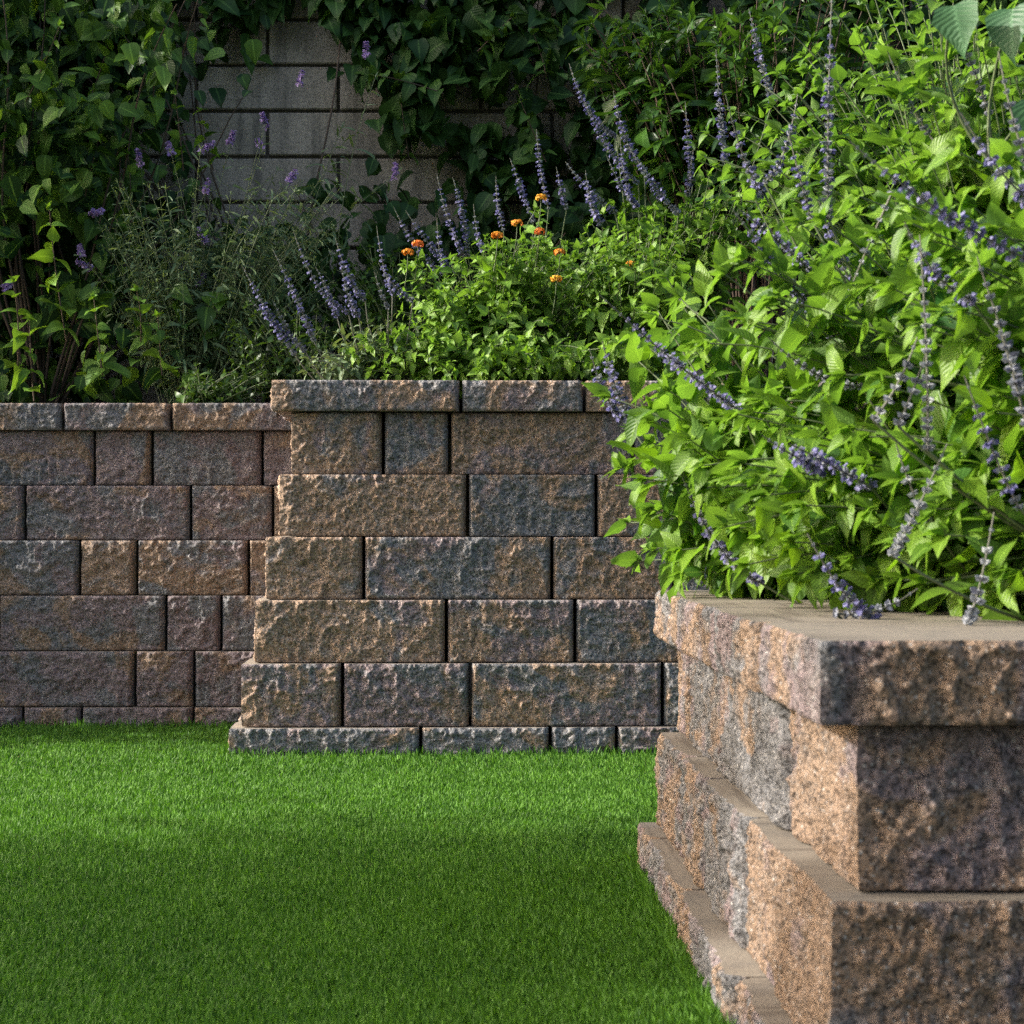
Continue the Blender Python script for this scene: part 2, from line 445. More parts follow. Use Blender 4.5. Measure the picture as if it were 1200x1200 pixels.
# ------------------------------------------------------------------ garden wall of big grey blocks at the back
YB = 6.2
kb = FPX / YB
m, nt_, n_, b_ = new_mat('grey_block'); tcn = n_.new('ShaderNodeTexCoord')
v_ = tcn.outputs['Object']
c_ = mix(nt_, ramp(nt_, noise(nt_, v_, 3.2, 6, .65), .3, .75), (.46, .41, .345), (.27, .24, .205))
mp_ = n_.new('ShaderNodeMapping'); mp_.inputs['Scale'].default_value = (14, 14, 1.6); nt_.links.new(v_, mp_.inputs[0])
c_ = mix(nt_, math_node(nt_, 'MULTIPLY', ramp(nt_, noise(nt_, mp_.outputs[0], 1, 5, .6), .46, .7), .7), c_, (.10, .095, .085))
c_ = mix(nt_, ramp(nt_, noise(nt_, v_, 120, 3), .62, .5), mix(nt_, .4, c_, (.06, .055, .05)), c_)
nt_.links.new(c_, b_.inputs['Base Color']); b_.inputs['Roughness'].default_value = .9
bu_ = n_.new('ShaderNodeBump'); bu_.inputs['Strength'].default_value = .6; bu_.inputs['Distance'].default_value = .004
nt_.links.new(noise(nt_, v_, 90, 5, .65), bu_.inputs['Height']); nt_.links.new(bu_.outputs[0], b_.inputs['Normal'])
M_CMU = m
M_MORTAR = plain('dark_mortar', (.10, .09, .08), .95)
bw = 167 / kb; bh = 53.6 / kb; jg = 4.2 / kb
V, Q, MI = [], [], []
def addbox(x0, x1, y0, y1, z0, z1, mi):
    n = len(V); c = .004
    for (dx, y) in ((c, y0), (0, y0 + c), (0, y1)):
        V.extend([(x0 + dx, y, z0 + dx), (x1 - dx, y, z0 + dx), (x1 - dx, y, z1 - dx), (x0 + dx, y, z1 - dx)])
    Q.append((n, n + 1, n + 2, n + 3)); MI.append(mi)
    for a in (0, 4):
        for k in range(4):
            k2 = (k + 1) % 4; Q.append((n + a + k2, n + a + k, n + a + 4 + k, n + a + 4 + k2)); MI.append(mi)
ztop_ref = P(0, 130, YB)[2]      # a bed joint of the photo
xref = P(313, 0, YB)[0]
rr = np.random.default_rng(3)
for r in range(-8, 8):
    z1 = ztop_ref - r * bh
    if z1 - bh < .3: break
    for q in range(-10, 11):
        x0 = xref + q * bw + (bw / 2 if (r % 2) else 0)
        dy = rr.normal() * .0025
        addbox(x0 + jg / 2, x0 + bw - jg / 2, YB + dy, YB + .15, z1 - bh + jg / 2, z1 - jg / 2, 0)
addbox(xref - 10.5 * bw, xref + 11.5 * bw, YB + .018, YB + .2, .2, ztop_ref + 8 * bh + .01, 1)
bwall = make('garden_wall', V, Q, mats=[M_CMU, M_MORTAR], midx=MI, smooth=False)
tag(bwall, 'weathered grey concrete block wall at the back, half hidden by vines', 'wall')

# ------------------------------------------------------------------ turf
def turf():
    rng = np.random.default_rng(21)
    xs, ys = [], []
    # dense inside the view, thinner in the margin at its sides
    for (n, ya, yb, k) in ((210000, 1.75, 2.7, 1), (170000, 2.7, 3.9, 1), (90000, 3.9, 4.95, 1)):
        y = rng.uniform(ya, yb, n); x = rng.uniform(-.31, .31, n) * y - .0
        xs.append(x); ys.append(y)
    n = 60000; y = rng.uniform(1.0, 4.95, n); x = rng.uniform(-2.2, .55, n); xs.append(x); ys.append(y)
    x = np.concatenate(xs); y = np.concatenate(ys)
    c, s = math.cos(TH), math.sin(TH)
    lx = (x - O[0]) * c + (y - O[1]) * s; ly = -(x - O[0]) * s + (y - O[1]) * c
    ok = ~((lx > -.004) & (ly > -.01) & (ly < 1.36))
    lx2 = (x - mid.O[0]) * c + (y - mid.O[1]) * s; ly2 = -(x - mid.O[0]) * s + (y - mid.O[1]) * c
    ok &= ~((lx2 > -.006) & (ly2 > -.006)) & (y < D1 - .004)
    x, y = x[ok], y[ok]; n = len(x)
    pos = np.stack([x, y, 0 * x], 1)
    pile = vnoise(pos * np.array([2.2, 2.2, 1]) + 4) * .5 + vnoise(pos * np.array([7, 7, 1]) + 9) * .5
    thatch = rng.random(n) < .10
    hgt = rng.uniform(.008, .018, n) * (1 + .18 * pile); hgt[thatch] *= .6
    edge = ((ly2[ok] > -.035) & (lx2[ok] > -.03)) | (y > D1 - .035) | ((lx[ok] > -.03) & (ly[ok] > -.03) & (ly[ok] < 1.39))
    hgt *= np.where(edge, rng.uniform(1.0, 2.1, n), 1)
    az = rng.uniform(0, 2 * np.pi, n)
    lean = rng.uniform(.05, .6, n); lean[thatch] = rng.uniform(.6, 1.3, thatch.sum())
    # the pile lies a little towards one side, changing over the lawn
    la = 2.2 + 1.4 * vnoise(pos * np.array([1.5, 1.5, 1]) + 31)
    d = np.stack([np.cos(az) * lean + .22 * np.cos(la), np.sin(az) * lean + .22 * np.sin(la)], 1)
    wd = rng.uniform(.0008, .0014, n) * np.where(y > 3.3, 1.35, 1.0)
    fa = rng.uniform(0, np.pi, n); sx, sy = np.cos(fa) * wd, np.sin(fa) * wd
    z0 = np.zeros(n)
    mx, my = x + d[:, 0] * hgt * .35, y + d[:, 1] * hgt * .35
    tx, ty = x + d[:, 0] * hgt, y + d[:, 1] * hgt
    tz = hgt * np.sqrt(np.clip(1 - .45 * (d ** 2).sum(1), .12, 1))
    V = np.empty((n, 5, 3), np.float32)
    V[:, 0] = np.stack([x - sx, y - sy, z0], 1); V[:, 1] = np.stack([x + sx, y + sy, z0], 1)
    V[:, 2] = np.stack([mx - sx * .9, my - sy * .9, tz * .6], 1); V[:, 3] = np.stack([mx + sx * .9, my + sy * .9, tz * .6], 1)
    V[:, 4] = np.stack([tx, ty, tz], 1)
    i = np.arange(n)[:, None] * 5
    Q = i + np.array([[0, 1, 3, 2]]); T = i + np.array([[2, 3, 4]])
    luv = np.empty((n, 5, 3), np.float32); luv[:, :, 0] = [0, 0, .5, .5, 1]; luv[:, :, 1] = 1
    luv[:, :, 2] = np.clip(rng.random(n) * .8 + .1 + .15 * pile, 0, 1)[:, None]
    mi = np.concatenate([thatch, thatch]).astype(int)
    o = make('grass', V.reshape(-1, 3), Q, T, [M_TURF, M_THATCH], luv=luv.reshape(-1, 3), midx=mi)
    tag(o, 'short dense bright green turf lawn in front of the walls', 'grass', kind='stuff')
turf()

# ------------------------------------------------------------------ plants: leaves, stems, flowers
def template(kind, near=True):
    """leaf outline: rows of three points (edge, midrib, edge); length 1 along x"""
    S = {'lance': ([0, .07, .2, .38, .58, .78, .92, 1], [.02, .12, .20, .215, .17, .10, .04, 0]),
         'ovate': ([0, .05, .16, .34, .55, .76, .91, 1], [.02, .19, .29, .30, .23, .125, .045, 0]),
         'heart': ([-.07, .0, .12, .30, .52, .74, .90, 1], [.17, .30, .385, .39, .31, .17, .06, 0]),
         'strap': ([0, .1, .3, .55, .8, 1], [.03, .075, .095, .085, .05, 0]),
         'round': ([-.04, .04, .16, .36, .58, .78, .93, 1], [.1, .28, .42, .48, .45, .34, .18, .03]),
         'petal': ([0, .5, 1], [.12, .35, .05])}[kind]
    t, hw = np.array(S[0]), np.array(S[1])
    if not near and len(t) > 6: k = [0, 2, 3, 5, 7]; t, hw = t[k], hw[k]
    return t, hw

class Foliage:
    def __init__(s, near=True): s.b = {}; s.near = near
    def add(s, kind, pos, d, nrm, L, wid=1.0, tint=.5, droop=.25, fold=.3, twist=0.0):
        s.b.setdefault(kind, []).append((*pos, *d, *nrm, L, wid, tint, droop, fold, twist))
    def build(s, name, mat, parent=None):
        Vs, Qs, Ls, n0 = [], [], [], 0
        for kind, rows in s.b.items():
            A = np.array(rows); t, hw = template(kind, s.near)
            n, m = len(A), len(t)
            d = unit(A[:, 3:6]); nr = A[:, 6:9] - d * (A[:, 6:9] * d).sum(1, keepdims=True); nr = unit(nr)
            sd = np.cross(nr, d)
            L, wd, ti, dr, fo, tw = (A[:, k] for k in range(9, 15))
            V = np.empty((n, m, 3, 3)); U = np.empty((n, m, 3, 3), np.float32)
            for j, lat in enumerate((-1, 0, 1)):
                x = L[:, None] * t[None] * (1 - .12 * dr[:, None] * t[None])
                wav = 1 + .10 * np.sin(t[None] * 19 + ti[:, None] * 40 + lat)
                y = lat * L[:, None] * wd[:, None] * hw[None] * wav
                z = L[:, None] * (-dr[:, None] * t[None] ** 2 + abs(lat) * fo[:, None] * hw[None] * wd[:, None] + lat * tw[:, None] * t[None] * .25)
                V[:, :, j] = A[:, None, 0:3] + d[:, None] * x[..., None] + sd[:, None] * y[..., None] + nr[:, None] * z[..., None]
                U[:, :, j, 0] = t; U[:, :, j, 1] = abs(lat); U[:, :, j, 2] = ti[:, None]
            base = n0 + np.arange(n)[:, None, None] * (m * 3) + np.arange(m - 1)[None, :, None] * 3 + np.arange(2)[None, None, :]
            Q = np.stack([base, base + 3, base + 4, base + 1], -1).reshape(-1, 4)
            Vs.append(V.reshape(-1, 3)); Ls.append(U.reshape(-1, 3)); Qs.append(Q); n0 += n * m * 3
        return make(name, np.concatenate(Vs), np.concatenate(Qs), mats=[mat], parent=parent, luv=np.concatenate(Ls))

class Tubes:
    def __init__(s): s.V, s.Q, s.n = [], [], 0
    def add(s, pts, r0, r1, k=5):
        pts = np.asarray(pts, float); m = len(pts)
        tg = unit(np.gradient(pts, axis=0)); ref = np.where(np.abs(tg[:, 2:3]) > .9, [[1., 0, 0]], [[0, 0, 1.]])
        a = unit(np.cross(tg, ref)); b = np.cross(tg, a); r = np.linspace(r0, r1, m)[:, None, None]
        th = np.arange(k) * 2 * np.pi / k
        V = pts[:, None] + r * (a[:, None] * np.cos(th)[None, :, None] + b[:, None] * np.sin(th)[None, :, None])
        i = s.n + np.arange(m - 1)[:, None] * k + np.arange(k)[None]; i2 = s.n + np.arange(m - 1)[:, None] * k + (np.arange(k)[None] + 1) % k
        s.Q.append(np.stack([i, i2, i2 + k, i + k], -1).reshape(-1, 4)); s.V.append(V.reshape(-1, 3)); s.n += m * k
    def build(s, name, mat, parent=None):
        return make(name, np.concatenate(s.V), np.concatenate(s.Q), mats=[mat], parent=parent)

def bez(a, c, b, n=12):
    t = np.linspace(0, 1, n)[:, None]
    return (1 - t) ** 2 * a + 2 * t * (1 - t) * c + t ** 2 * b

UP = np.array([0, 0, 1.0])
def rv(rng, s=1.0): return rng.normal(size=3) * s

def shoot(rng, F, T, base, tip, kind, leaf, pairs, start=.45, r=.0022, wid=1.0, dark=0.0, droop=.3, whorl=2, bend=.3, tipleaf=True):
    """a stem from base to tip with opposite leaves along its outer part, smaller towards the tip"""
    base, tip = np.asarray(base, float), np.asarray(tip, float)
    L = np.linalg.norm(tip - base)
    c = base * .5 + tip * .5 + UP * L * bend * rng.uniform(.3, 1) + rv(rng, .04 * L)
    pts = bez(base, c, tip, 12)
    T.add(pts, r, r * .45, 4)
    tt = np.linspace(start, 1, pairs)
    a0 = rng.uniform(0, 6.28)
    for q, t in enumerate(tt):
        p = (1 - t) ** 2 * base + 2 * t * (1 - t) * c + t * t * tip
        d = unit(2 * (1 - t) * (c - base) + 2 * t * (tip - c))
        s1 = unit(np.cross(d, [.3, .2, .93])); s2 = np.cross(d, s1)
        g = (t - start) / (1 - start + 1e-6)
        ll = leaf * (1.0 - .55 * g ** 1.6) * rng.uniform(.6, 1.3)
        for h in range(whorl):
            a = a0 + q * 1.57 + h * 2 * np.pi / whorl + rng.normal() * .25
            out = np.cos(a) * s1 + np.sin(a) * s2
            ld = unit(out * rng.uniform(.7, 1.1) + d * (.25 + .5 * g) + UP * rng.uniform(-.8, .25) + rv(rng, .2))
            nr = unit(UP * .75 + d * .3 - out * .1 + rv(rng, .42))
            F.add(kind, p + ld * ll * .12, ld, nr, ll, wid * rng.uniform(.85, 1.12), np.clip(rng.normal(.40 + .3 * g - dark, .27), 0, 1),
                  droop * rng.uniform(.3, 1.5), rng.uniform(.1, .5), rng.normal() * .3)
    if tipleaf:
        d = unit(tip - c)
        for h in range(4):
            ld = unit(d + rv(rng, .45)); F.add(kind, tip, ld, unit(UP + rv(rng, .4)), leaf * rng.uniform(.25, .42), wid * .8, np.clip(.85 - dark, 0, 1), .2, .5)

class Spike:
    """a flowering salvia spike: whorls of small calyces with violet lips, silvery buds at the tip"""
    def __init__(s): s.C, s.Pt, s.T = Foliage(False), Foliage(False), Tubes()

def spike(rng, parent, a, b, rad=.012, curve=.12, dense=1.0, faded=0.0):
    a, b = np.asarray(a, float), np.asarray(b, float)
    L = np.linalg.norm(b - a); c = (a + b) / 2 + UP * L * curve * -1 + rv(rng, .05 * L)
    fade_from = rng.uniform(-.3, .35)
    S = Spike(); pts = bez(a, c, b, 14); S.T.add(pts, .0016, .0008, 5)
    nw = max(6, int(L / .0118 * dense))
    for q in range(nw):
        t = (q + rng.uniform(-.2, .2)) / nw; t = min(max(t, 0), 1)
        p = (1 - t) ** 2 * a + 2 * t * (1 - t) * c + t * t * b
        d = unit(2 * (1 - t) * (c - a) + 2 * t * (b - c)); s1 = unit(np.cross(d, [.3, .9, .2])); s2 = np.cross(d, s1)
        g = sstep(.6, 1.0, np.array(t)); rr_ = rad * (1 - .62 * g) * rng.uniform(.85, 1.1)
        nf = int(rng.integers(6, 9))
        for k in range(nf):
            an = k * 2 * np.pi / nf + q * .6 + rng.normal() * .2
            out = np.cos(an) * s1 + np.sin(an) * s2
            ld = unit(out + d * (.5 + 1.1 * g) + rv(rng, .15)); cl = rr_ * rng.uniform(.6, .9)
            ti = np.clip(.4 + .6 * g + rng.normal() * .2 + faded * .4, 0, 1)
            for e in (0, 1):        # two crossed blades make the calyx a small body
                S.C.add('petal', p, ld, unit(np.cross(ld, d) if e else d + rv(rng, .1)), cl, 1.1, ti, .05, .35)
            if t < .86 and t > fade_from and rng.random() < .55 * (1 - faded):
                pd = unit(out + d * .15 - UP * .25 + rv(rng, .2))
                for e in (0, 1, 2):
                    S.Pt.add('petal', p + ld * cl * .75, unit(pd + rv(rng, .35)), unit(d + rv(rng, .4)), rr_ * rng.uniform(.45, .7), 1.5, np.clip(rng.normal(.45, .25), 0, 1), .35, .2)
    o = S.C.build('flower_spike', M_CALYX, parent)
    if len(S.Pt.b.get('petal', ())) > 75: S.Pt.build('petals', M_PETAL, o)
    S.T.build('spike_stem', M_GREYSTEM, o)
    return o

def ell(rng, ctr, rad, shell=.55):
    while True:
        v = rng.uniform(-1, 1, 3); q = np.linalg.norm(v)
        if q < 1: break
    v = v / (q + 1e-6) * (shell + (1 - shell) * rng.random()) if rng.random() < .72 else v
    return np.asarray(ctr) + v * np.asarray(rad)

def herb(name, label, cat, base, vols, n, kind, leaf, pairs, mat, spikes=(), seed=1, wid=1.0, dark=0, start=.45, near=True, droop=.3,
         clip=None, stem=M_STEM, whorl=2, sprad=.0105, r=.0022, faded=0, floor=None):
    rng = np.random.default_rng(seed)
    e = empty(name, tuple(base)); tag(e, label, cat)
    F, T = Foliage(near), Tubes(); base = np.asarray(base, float); k = 0
    wts = np.array([v[2] if len(v) > 2 else 1 for v in vols], float); wts /= wts.sum()
    while k < n:
        v = vols[rng.choice(len(vols), p=wts)]
        tip = ell(rng, v[0], v[1])
        if clip is not None and not clip(tip): continue
        if floor is not None and tip[2] < floor: continue
        b0 = rv(rng, .03) * np.array([1, 1, 0])
        shoot(rng, F, T, b0, tip - base, kind, leaf, pairs, start, r, wid, dark, droop, whorl)
        k += 1
    for (sx, sy, tx, ty, Y, *rest) in spikes:
        A, B = P(sx, sy, Y), P(tx, ty, Y + (rest[0] if rest else -.05))
        if near and Y < 3: A = B + (A - B) * 1.3
        elif not near or Y > 4: B = A + (B - A) * 1.1
        fd = rest[1] if len(rest) > 1 else faded
        c = base * .4 + A * .6; c[2] -= .1
        st = bez(np.zeros(3), c - base, A - base, 14); T.add(st, .0026, .0016, 5)
        spike(rng, e, A - base, B - base, sprad * rng.uniform(.85, 1.15), rng.uniform(.02, .28), rng.uniform(.85, 1.1), fd)
        for q in range(5):
            t = .45 + .1 * q; p = st[int(t * 13)]; d = unit(st[int(t * 13)] - st[int(t * 13) - 1])
            for sg in (-1, 1):
                ld = unit(sg * np.cross(d, UP) + rv(rng, .3) + d * .3); F.add(kind, p, ld, unit(UP + rv(rng, .3)), leaf * rng.uniform(.5, .9), wid, rng.random(), .3, .3)
    F.build('foliage', mat, e); T.build('stems', stem, e)
    return e

# salvias of the raised bed in front ------------------------------------------
def bed_clip(p):
    # leaves lie over the cap only where the photo shows them
    return p[2] > .47
NZ = .42
NS = 'salvia_plant'
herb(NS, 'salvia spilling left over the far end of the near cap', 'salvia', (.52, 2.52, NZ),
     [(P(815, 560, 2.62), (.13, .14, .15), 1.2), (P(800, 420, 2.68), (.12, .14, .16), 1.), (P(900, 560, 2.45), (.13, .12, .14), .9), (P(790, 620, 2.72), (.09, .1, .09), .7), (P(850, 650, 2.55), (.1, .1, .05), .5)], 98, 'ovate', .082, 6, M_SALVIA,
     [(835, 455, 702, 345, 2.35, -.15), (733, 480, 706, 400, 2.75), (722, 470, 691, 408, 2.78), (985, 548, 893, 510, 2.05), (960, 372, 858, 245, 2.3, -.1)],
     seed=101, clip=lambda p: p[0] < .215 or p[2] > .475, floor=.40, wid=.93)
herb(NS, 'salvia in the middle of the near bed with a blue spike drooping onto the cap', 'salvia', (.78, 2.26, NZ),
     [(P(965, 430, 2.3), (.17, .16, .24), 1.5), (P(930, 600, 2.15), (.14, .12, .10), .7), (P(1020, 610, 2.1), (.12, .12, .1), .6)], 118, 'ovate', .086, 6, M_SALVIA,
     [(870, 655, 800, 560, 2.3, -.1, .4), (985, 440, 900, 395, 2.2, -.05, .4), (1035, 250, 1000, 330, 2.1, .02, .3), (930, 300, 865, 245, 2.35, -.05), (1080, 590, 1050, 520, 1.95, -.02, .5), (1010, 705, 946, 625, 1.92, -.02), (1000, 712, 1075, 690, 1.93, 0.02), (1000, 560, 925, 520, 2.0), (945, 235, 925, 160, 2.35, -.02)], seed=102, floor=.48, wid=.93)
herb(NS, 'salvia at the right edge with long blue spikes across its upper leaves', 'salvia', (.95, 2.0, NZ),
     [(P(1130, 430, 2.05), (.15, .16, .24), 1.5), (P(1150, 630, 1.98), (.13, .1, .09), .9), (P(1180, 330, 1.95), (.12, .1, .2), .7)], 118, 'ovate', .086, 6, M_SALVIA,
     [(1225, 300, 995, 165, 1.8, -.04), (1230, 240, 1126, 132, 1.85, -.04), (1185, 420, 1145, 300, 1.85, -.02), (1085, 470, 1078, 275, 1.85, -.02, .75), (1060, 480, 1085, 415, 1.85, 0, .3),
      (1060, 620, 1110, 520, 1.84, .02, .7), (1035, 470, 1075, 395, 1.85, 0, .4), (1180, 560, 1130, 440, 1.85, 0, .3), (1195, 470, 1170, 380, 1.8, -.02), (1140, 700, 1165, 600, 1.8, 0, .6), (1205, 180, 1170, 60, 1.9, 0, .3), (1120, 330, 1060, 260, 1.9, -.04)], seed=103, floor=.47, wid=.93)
herb(NS, 'tall salvia at the back of the near bed with an upright grey spent spike', 'salvia', (.80, 2.62, NZ),
     [(P(1090, 220, 2.55), (.20, .16, .20), 1.3), (P(960, 290, 2.7), (.17, .12, .15), .9), (P(1180, 110, 2.5), (.16, .14, .2), .8)], 122, 'ovate', .086, 6, M_SALVIA,
     [(972, 195, 975, -10, 2.35, 0, .5), (1090, 150, 1040, 60, 2.5, 0, .2), (1120, 330, 1160, 250, 2.3), (885, 200, 850, 110, 2.7), (905, 190, 935, 110, 2.6, 0, .2), (1000, 330, 960, 235, 2.45, -.05), (1150, 110, 1120, 30, 2.4, 0, .4)], seed=104, wid=.93, sprad=.0095)

# plants of the bed behind the middle wall -------------------------------------
SZ = .87
def flowers(rng, e, base, spots, Y):
    for (px, py, kind) in spots:
        F = Foliage(False); p = P(px, py, Y) - base; T = Tubes()
        R0 = .0138
        for k in range(44):
            v = unit(rv(rng)); v[2] = v[2] if v[2] > -.3 else -v[2]; q = p + v * R0 * np.array([1, 1, .62])
            ti = (.9 if kind == 'y' else .15 if kind == 'r' else .55) + rng.normal() * .15 - (.25 if v[2] < .3 else 0)
            for a in range(4):
                F.add('petal', q, unit(np.cross(v, rv(rng)) + v * .25), v, .0052, 1.6, np.clip(ti, 0, 1), .1, .1)
        o = F.build('flower_cluster', M_ORANGE, e)
        T.add(bez(p - np.array([.01, -.02, .09]), p - UP * .04, p, 5), .0014, .001, 4); T.build('flower_stalk', M_STEM, o)

r_ = np.random.default_rng(55)
b1 = (-.05, 4.85, SZ)
e = herb('lantana_shrub', 'bright green lantana with orange flowers spreading along the middle wall cap', 'lantana', b1,
         [(P(560, 385, 4.68), (.24, .16, .15), 1.2), (P(480, 415, 4.6), (.17, .1, .08), .7), (P(640, 330, 4.78), (.2, .18, .2), 1.2), (P(600, 420, 4.5), (.3, .05, .06), .7), (P(545, 335, 4.8), (.1, .1, .08), .3)] + [(P(x, y + 16, 4.66), (.035, .04, .022), .13) for x, y in ((484, 294), (632, 275), (656, 296), (606, 265), (583, 279))], 255, 'ovate', .057, 5, M_LANTANA,
         seed=201, dark=-.14, floor=.92)
flowers(r_, e, np.array(b1), [(478, 296, 'o'), (490, 286, 'r'), (632, 272, 'r'), (656, 296, 'o'), (652, 327, 'y'), (606, 262, 'o'), (583, 276, 'o')], 4.62)
b2 = (.32, 4.9, SZ)
e = herb('lantana_shrub', 'lantana in the corner behind the near bed, few flowers', 'lantana', b2,
         [(P(730, 350, 4.7), (.2, .16, .18), 1.2), (P(760, 310, 4.85), (.2, .16, .16), 1), (P(690, 310, 4.95), (.14, .1, .1), .5), (P(740, 425, 4.5), (.22, .05, .07), .5)], 175, 'ovate', .06, 5, M_LANTANA, dark=-.12, seed=202, floor=.92)
flowers(r_, e, np.array(b2), [(634, 232, 'y'), (740, 310, 'o')], 4.7)
herb(NS, 'low grey salvia at the wall corner with spikes leaning left', 'salvia', (-.33, 4.72, SZ),
     [(P(395, 425, 4.62), (.12, .1, .05), 1), (P(440, 400, 4.65), (.12, .1, .08), 1)], 60, 'lance', .045, 5, M_BUDD,
     [(345, 415, 290, 322, 4.6), (368, 400, 324, 302, 4.6), (358, 412, 296, 355, 4.6), (408, 365, 350, 280, 4.62), (428, 352, 396, 285, 4.62), (460, 345, 443, 272, 4.65),
      (484, 352, 447, 312, 4.6), (350, 405, 322, 356, 4.62), (420, 370, 402, 318, 4.6), (455, 360, 440, 322, 4.6), (395, 372, 372, 318, 4.7)], seed=203, wid=.8, stem=M_GREYSTEM, sprad=.011, floor=.9)
herb(NS, 'salvia with upright violet spikes standing behind the lantana', 'salvia', (.02, 5.1, SZ),
     [(P(600, 300, 5.0), (.2, .12, .1), 1), (P(520, 350, 4.95), (.14, .1, .1), .6)], 70, 'lance', .045, 5, M_SALVIA,
     [(520, 320, 467, 250, 4.9), (536, 318, 481, 253, 4.9), (522, 315, 513, 260, 4.85), (545, 300, 515, 212, 4.95), (548, 300, 532, 216, 4.95), (566, 292, 556, 244, 4.9),
      (590, 270, 582, 212, 5.0), (625, 260, 600, 192, 5.0), (643, 245, 630, 160, 5.0), (664, 245, 653, 200, 5.0)], seed=204, sprad=.0115)
herb(NS, 'tall dark salvia with thick spikes in front of the shaded ivy', 'salvia', (.42, 5.15, SZ),
     [(P(800, 300, 5.0), (.2, .14, .16), 1), (P(740, 270, 5.05), (.14, .1, .08), .5), (P(860, 240, 5.0), (.18, .14, .14), .8)], 120, 'ovate', .062, 5, M_SALVIA,
     [(722, 160, 672, 82, 5.0, 0), (748, 215, 690, 128, 5.0), (755, 200, 722, 115, 5.0), (748, 242, 714, 187, 4.95), (812, 215, 804, 128, 5.0), (806, 230, 812, 180, 5.0), (705, 262, 688, 205, 4.95),
      (740, 235, 728, 170, 5.0), (722, 250, 668, 195, 5.0, 0, .4), (795, 250, 742, 178, 4.9, 0, .2), (850, 190, 840, 70, 5.0, 0, .5), (905, 120, 880, 20, 4.9, 0, .5)], seed=205, sprad=.014)
herb('lance_leaf_shrub', 'glossy shrub with long narrow leaves at the top, in front of the ivy', 'shrub', (.75, 5.55, SZ),
     [(P(830, 90, 5.4), (.35, .2, .22), 1.3), (P(760, 60, 5.5), (.25, .15, .15), .7), (P(940, 60, 5.3), (.3, .2, .25), 1)], 150, 'strap', .12, 5, M_LOQUAT,
     seed=206, wid=1.35, whorl=3, start=.62, r=.004, stem=M_WOOD, droop=.35)
herb('leafy_shrub', 'leafy green shrub filling the upper right behind the near salvias', 'shrub', (1.1, 4.2, SZ),
     [(P(1060, 90, 4.2), (.35, .3, .3), 1.2), (P(930, 170, 4.3), (.22, .2, .25), 1), (P(1180, 200, 4.0), (.3, .3, .35), 1)], 210, 'ovate', .07, 6, M_SALVIA, seed=207, dark=.28, r=.003)
# large round leaves hanging in at the top right
rng = np.random.default_rng(9)
e = empty('broad_leaf_plant', tuple(P(1160, 190, 2.2))); tag(e, 'stalk with big rounded grey green leaves at the top right corner', 'plant')
ob = P(1160, 190, 2.2); F, T = Foliage(), Tubes()
for (px, py, L, a) in ((1118, 10, .052, .1), (1186, 14, .056, -.2), (1212, 120, .06, .2)):
    q = P(px, py, 2.1) - ob; T.add(bez(np.zeros(3), np.array([q[0], .03, q[2] * .6]), q, 8), .0025, .0015, 5)
    F.add('heart', q, unit([a, -.45, -1]), unit([a - .45, -.8, .55]), L * 1.15, 1.15, rng.random(), .35, .4, .4)
F.build('foliage', M_ROUND, e); T.build('stems', M_STEM, e)

# ------------------------------------------------------------------ shaded left bed and the climbers
def climber(name, label, cat, base, n, region, Yr, leaf, mat, seed, kind='heart', tint=(.3, .25), stems=12, gaps=.0, hang=.8, sprays=()):
    """leaves hung over a stretch of wall or thicket: region(px,py)->0..1 density in photo columns of the plant's own depth"""
    rng = np.random.default_rng(seed)
    base = np.asarray(base, float); e = empty(name, tuple(base)); tag(e, label, cat)
    F, T = Foliage(True), Tubes(); k = 0; x0, x1, y0, y1 = region[0]
    anchors = []
    for s in range(stems):
        tp = P(rng.uniform(x0, x1), rng.uniform(y0, y0 + (y1 - y0) * .5), rng.uniform(*Yr)) - base
        c = tp * .5 + rv(rng, .12); c[2] = max(c[2], .1); st = bez(np.zeros(3), c, tp, 16)
        st[:, 0] += .03 * np.sin(np.linspace(0, 9, 16) + s) * np.linspace(0, 1, 16)
        T.add(st, .006, .002, 5)
    while k < n:
        px, py = rng.uniform(x0, x1), rng.uniform(y0, y1); Y = rng.uniform(*Yr)
        if rng.random() > region[1](px, py): continue
        p = P(px, py, Y)
        if gaps and vnoise(p[None] * 5.5 + seed)[0] + .45 * vnoise(p[None] * 13 + seed)[0] < gaps - .5: continue
        ld = unit(np.array([0, -.35, -hang]) + rv(rng, .6)); nr = unit(np.array([-.15, -.7, .65]) + rv(rng, .5))
        F.add(kind, p - base, ld, nr, leaf * rng.uniform(.55, 1.25), rng.uniform(.85, 1.1), np.clip(rng.normal(*tint), 0, 1), rng.uniform(0, .4), rng.uniform(.05, .45), rng.normal() * .3)
        k += 1
    for (ax, ay, bx, by, Y, lf, np_) in sprays:      # young leafy shoots standing out of the mass
        shoot(rng, F, T, P(ax, ay, Y) - base, P(bx, by, Y - .05) - base, kind, lf, np_, .1, .0025, .95, -.2, .5, 2, .02)
    F.build('foliage', mat, e)
    T.build('stems', M_WOOD, e)
    return e

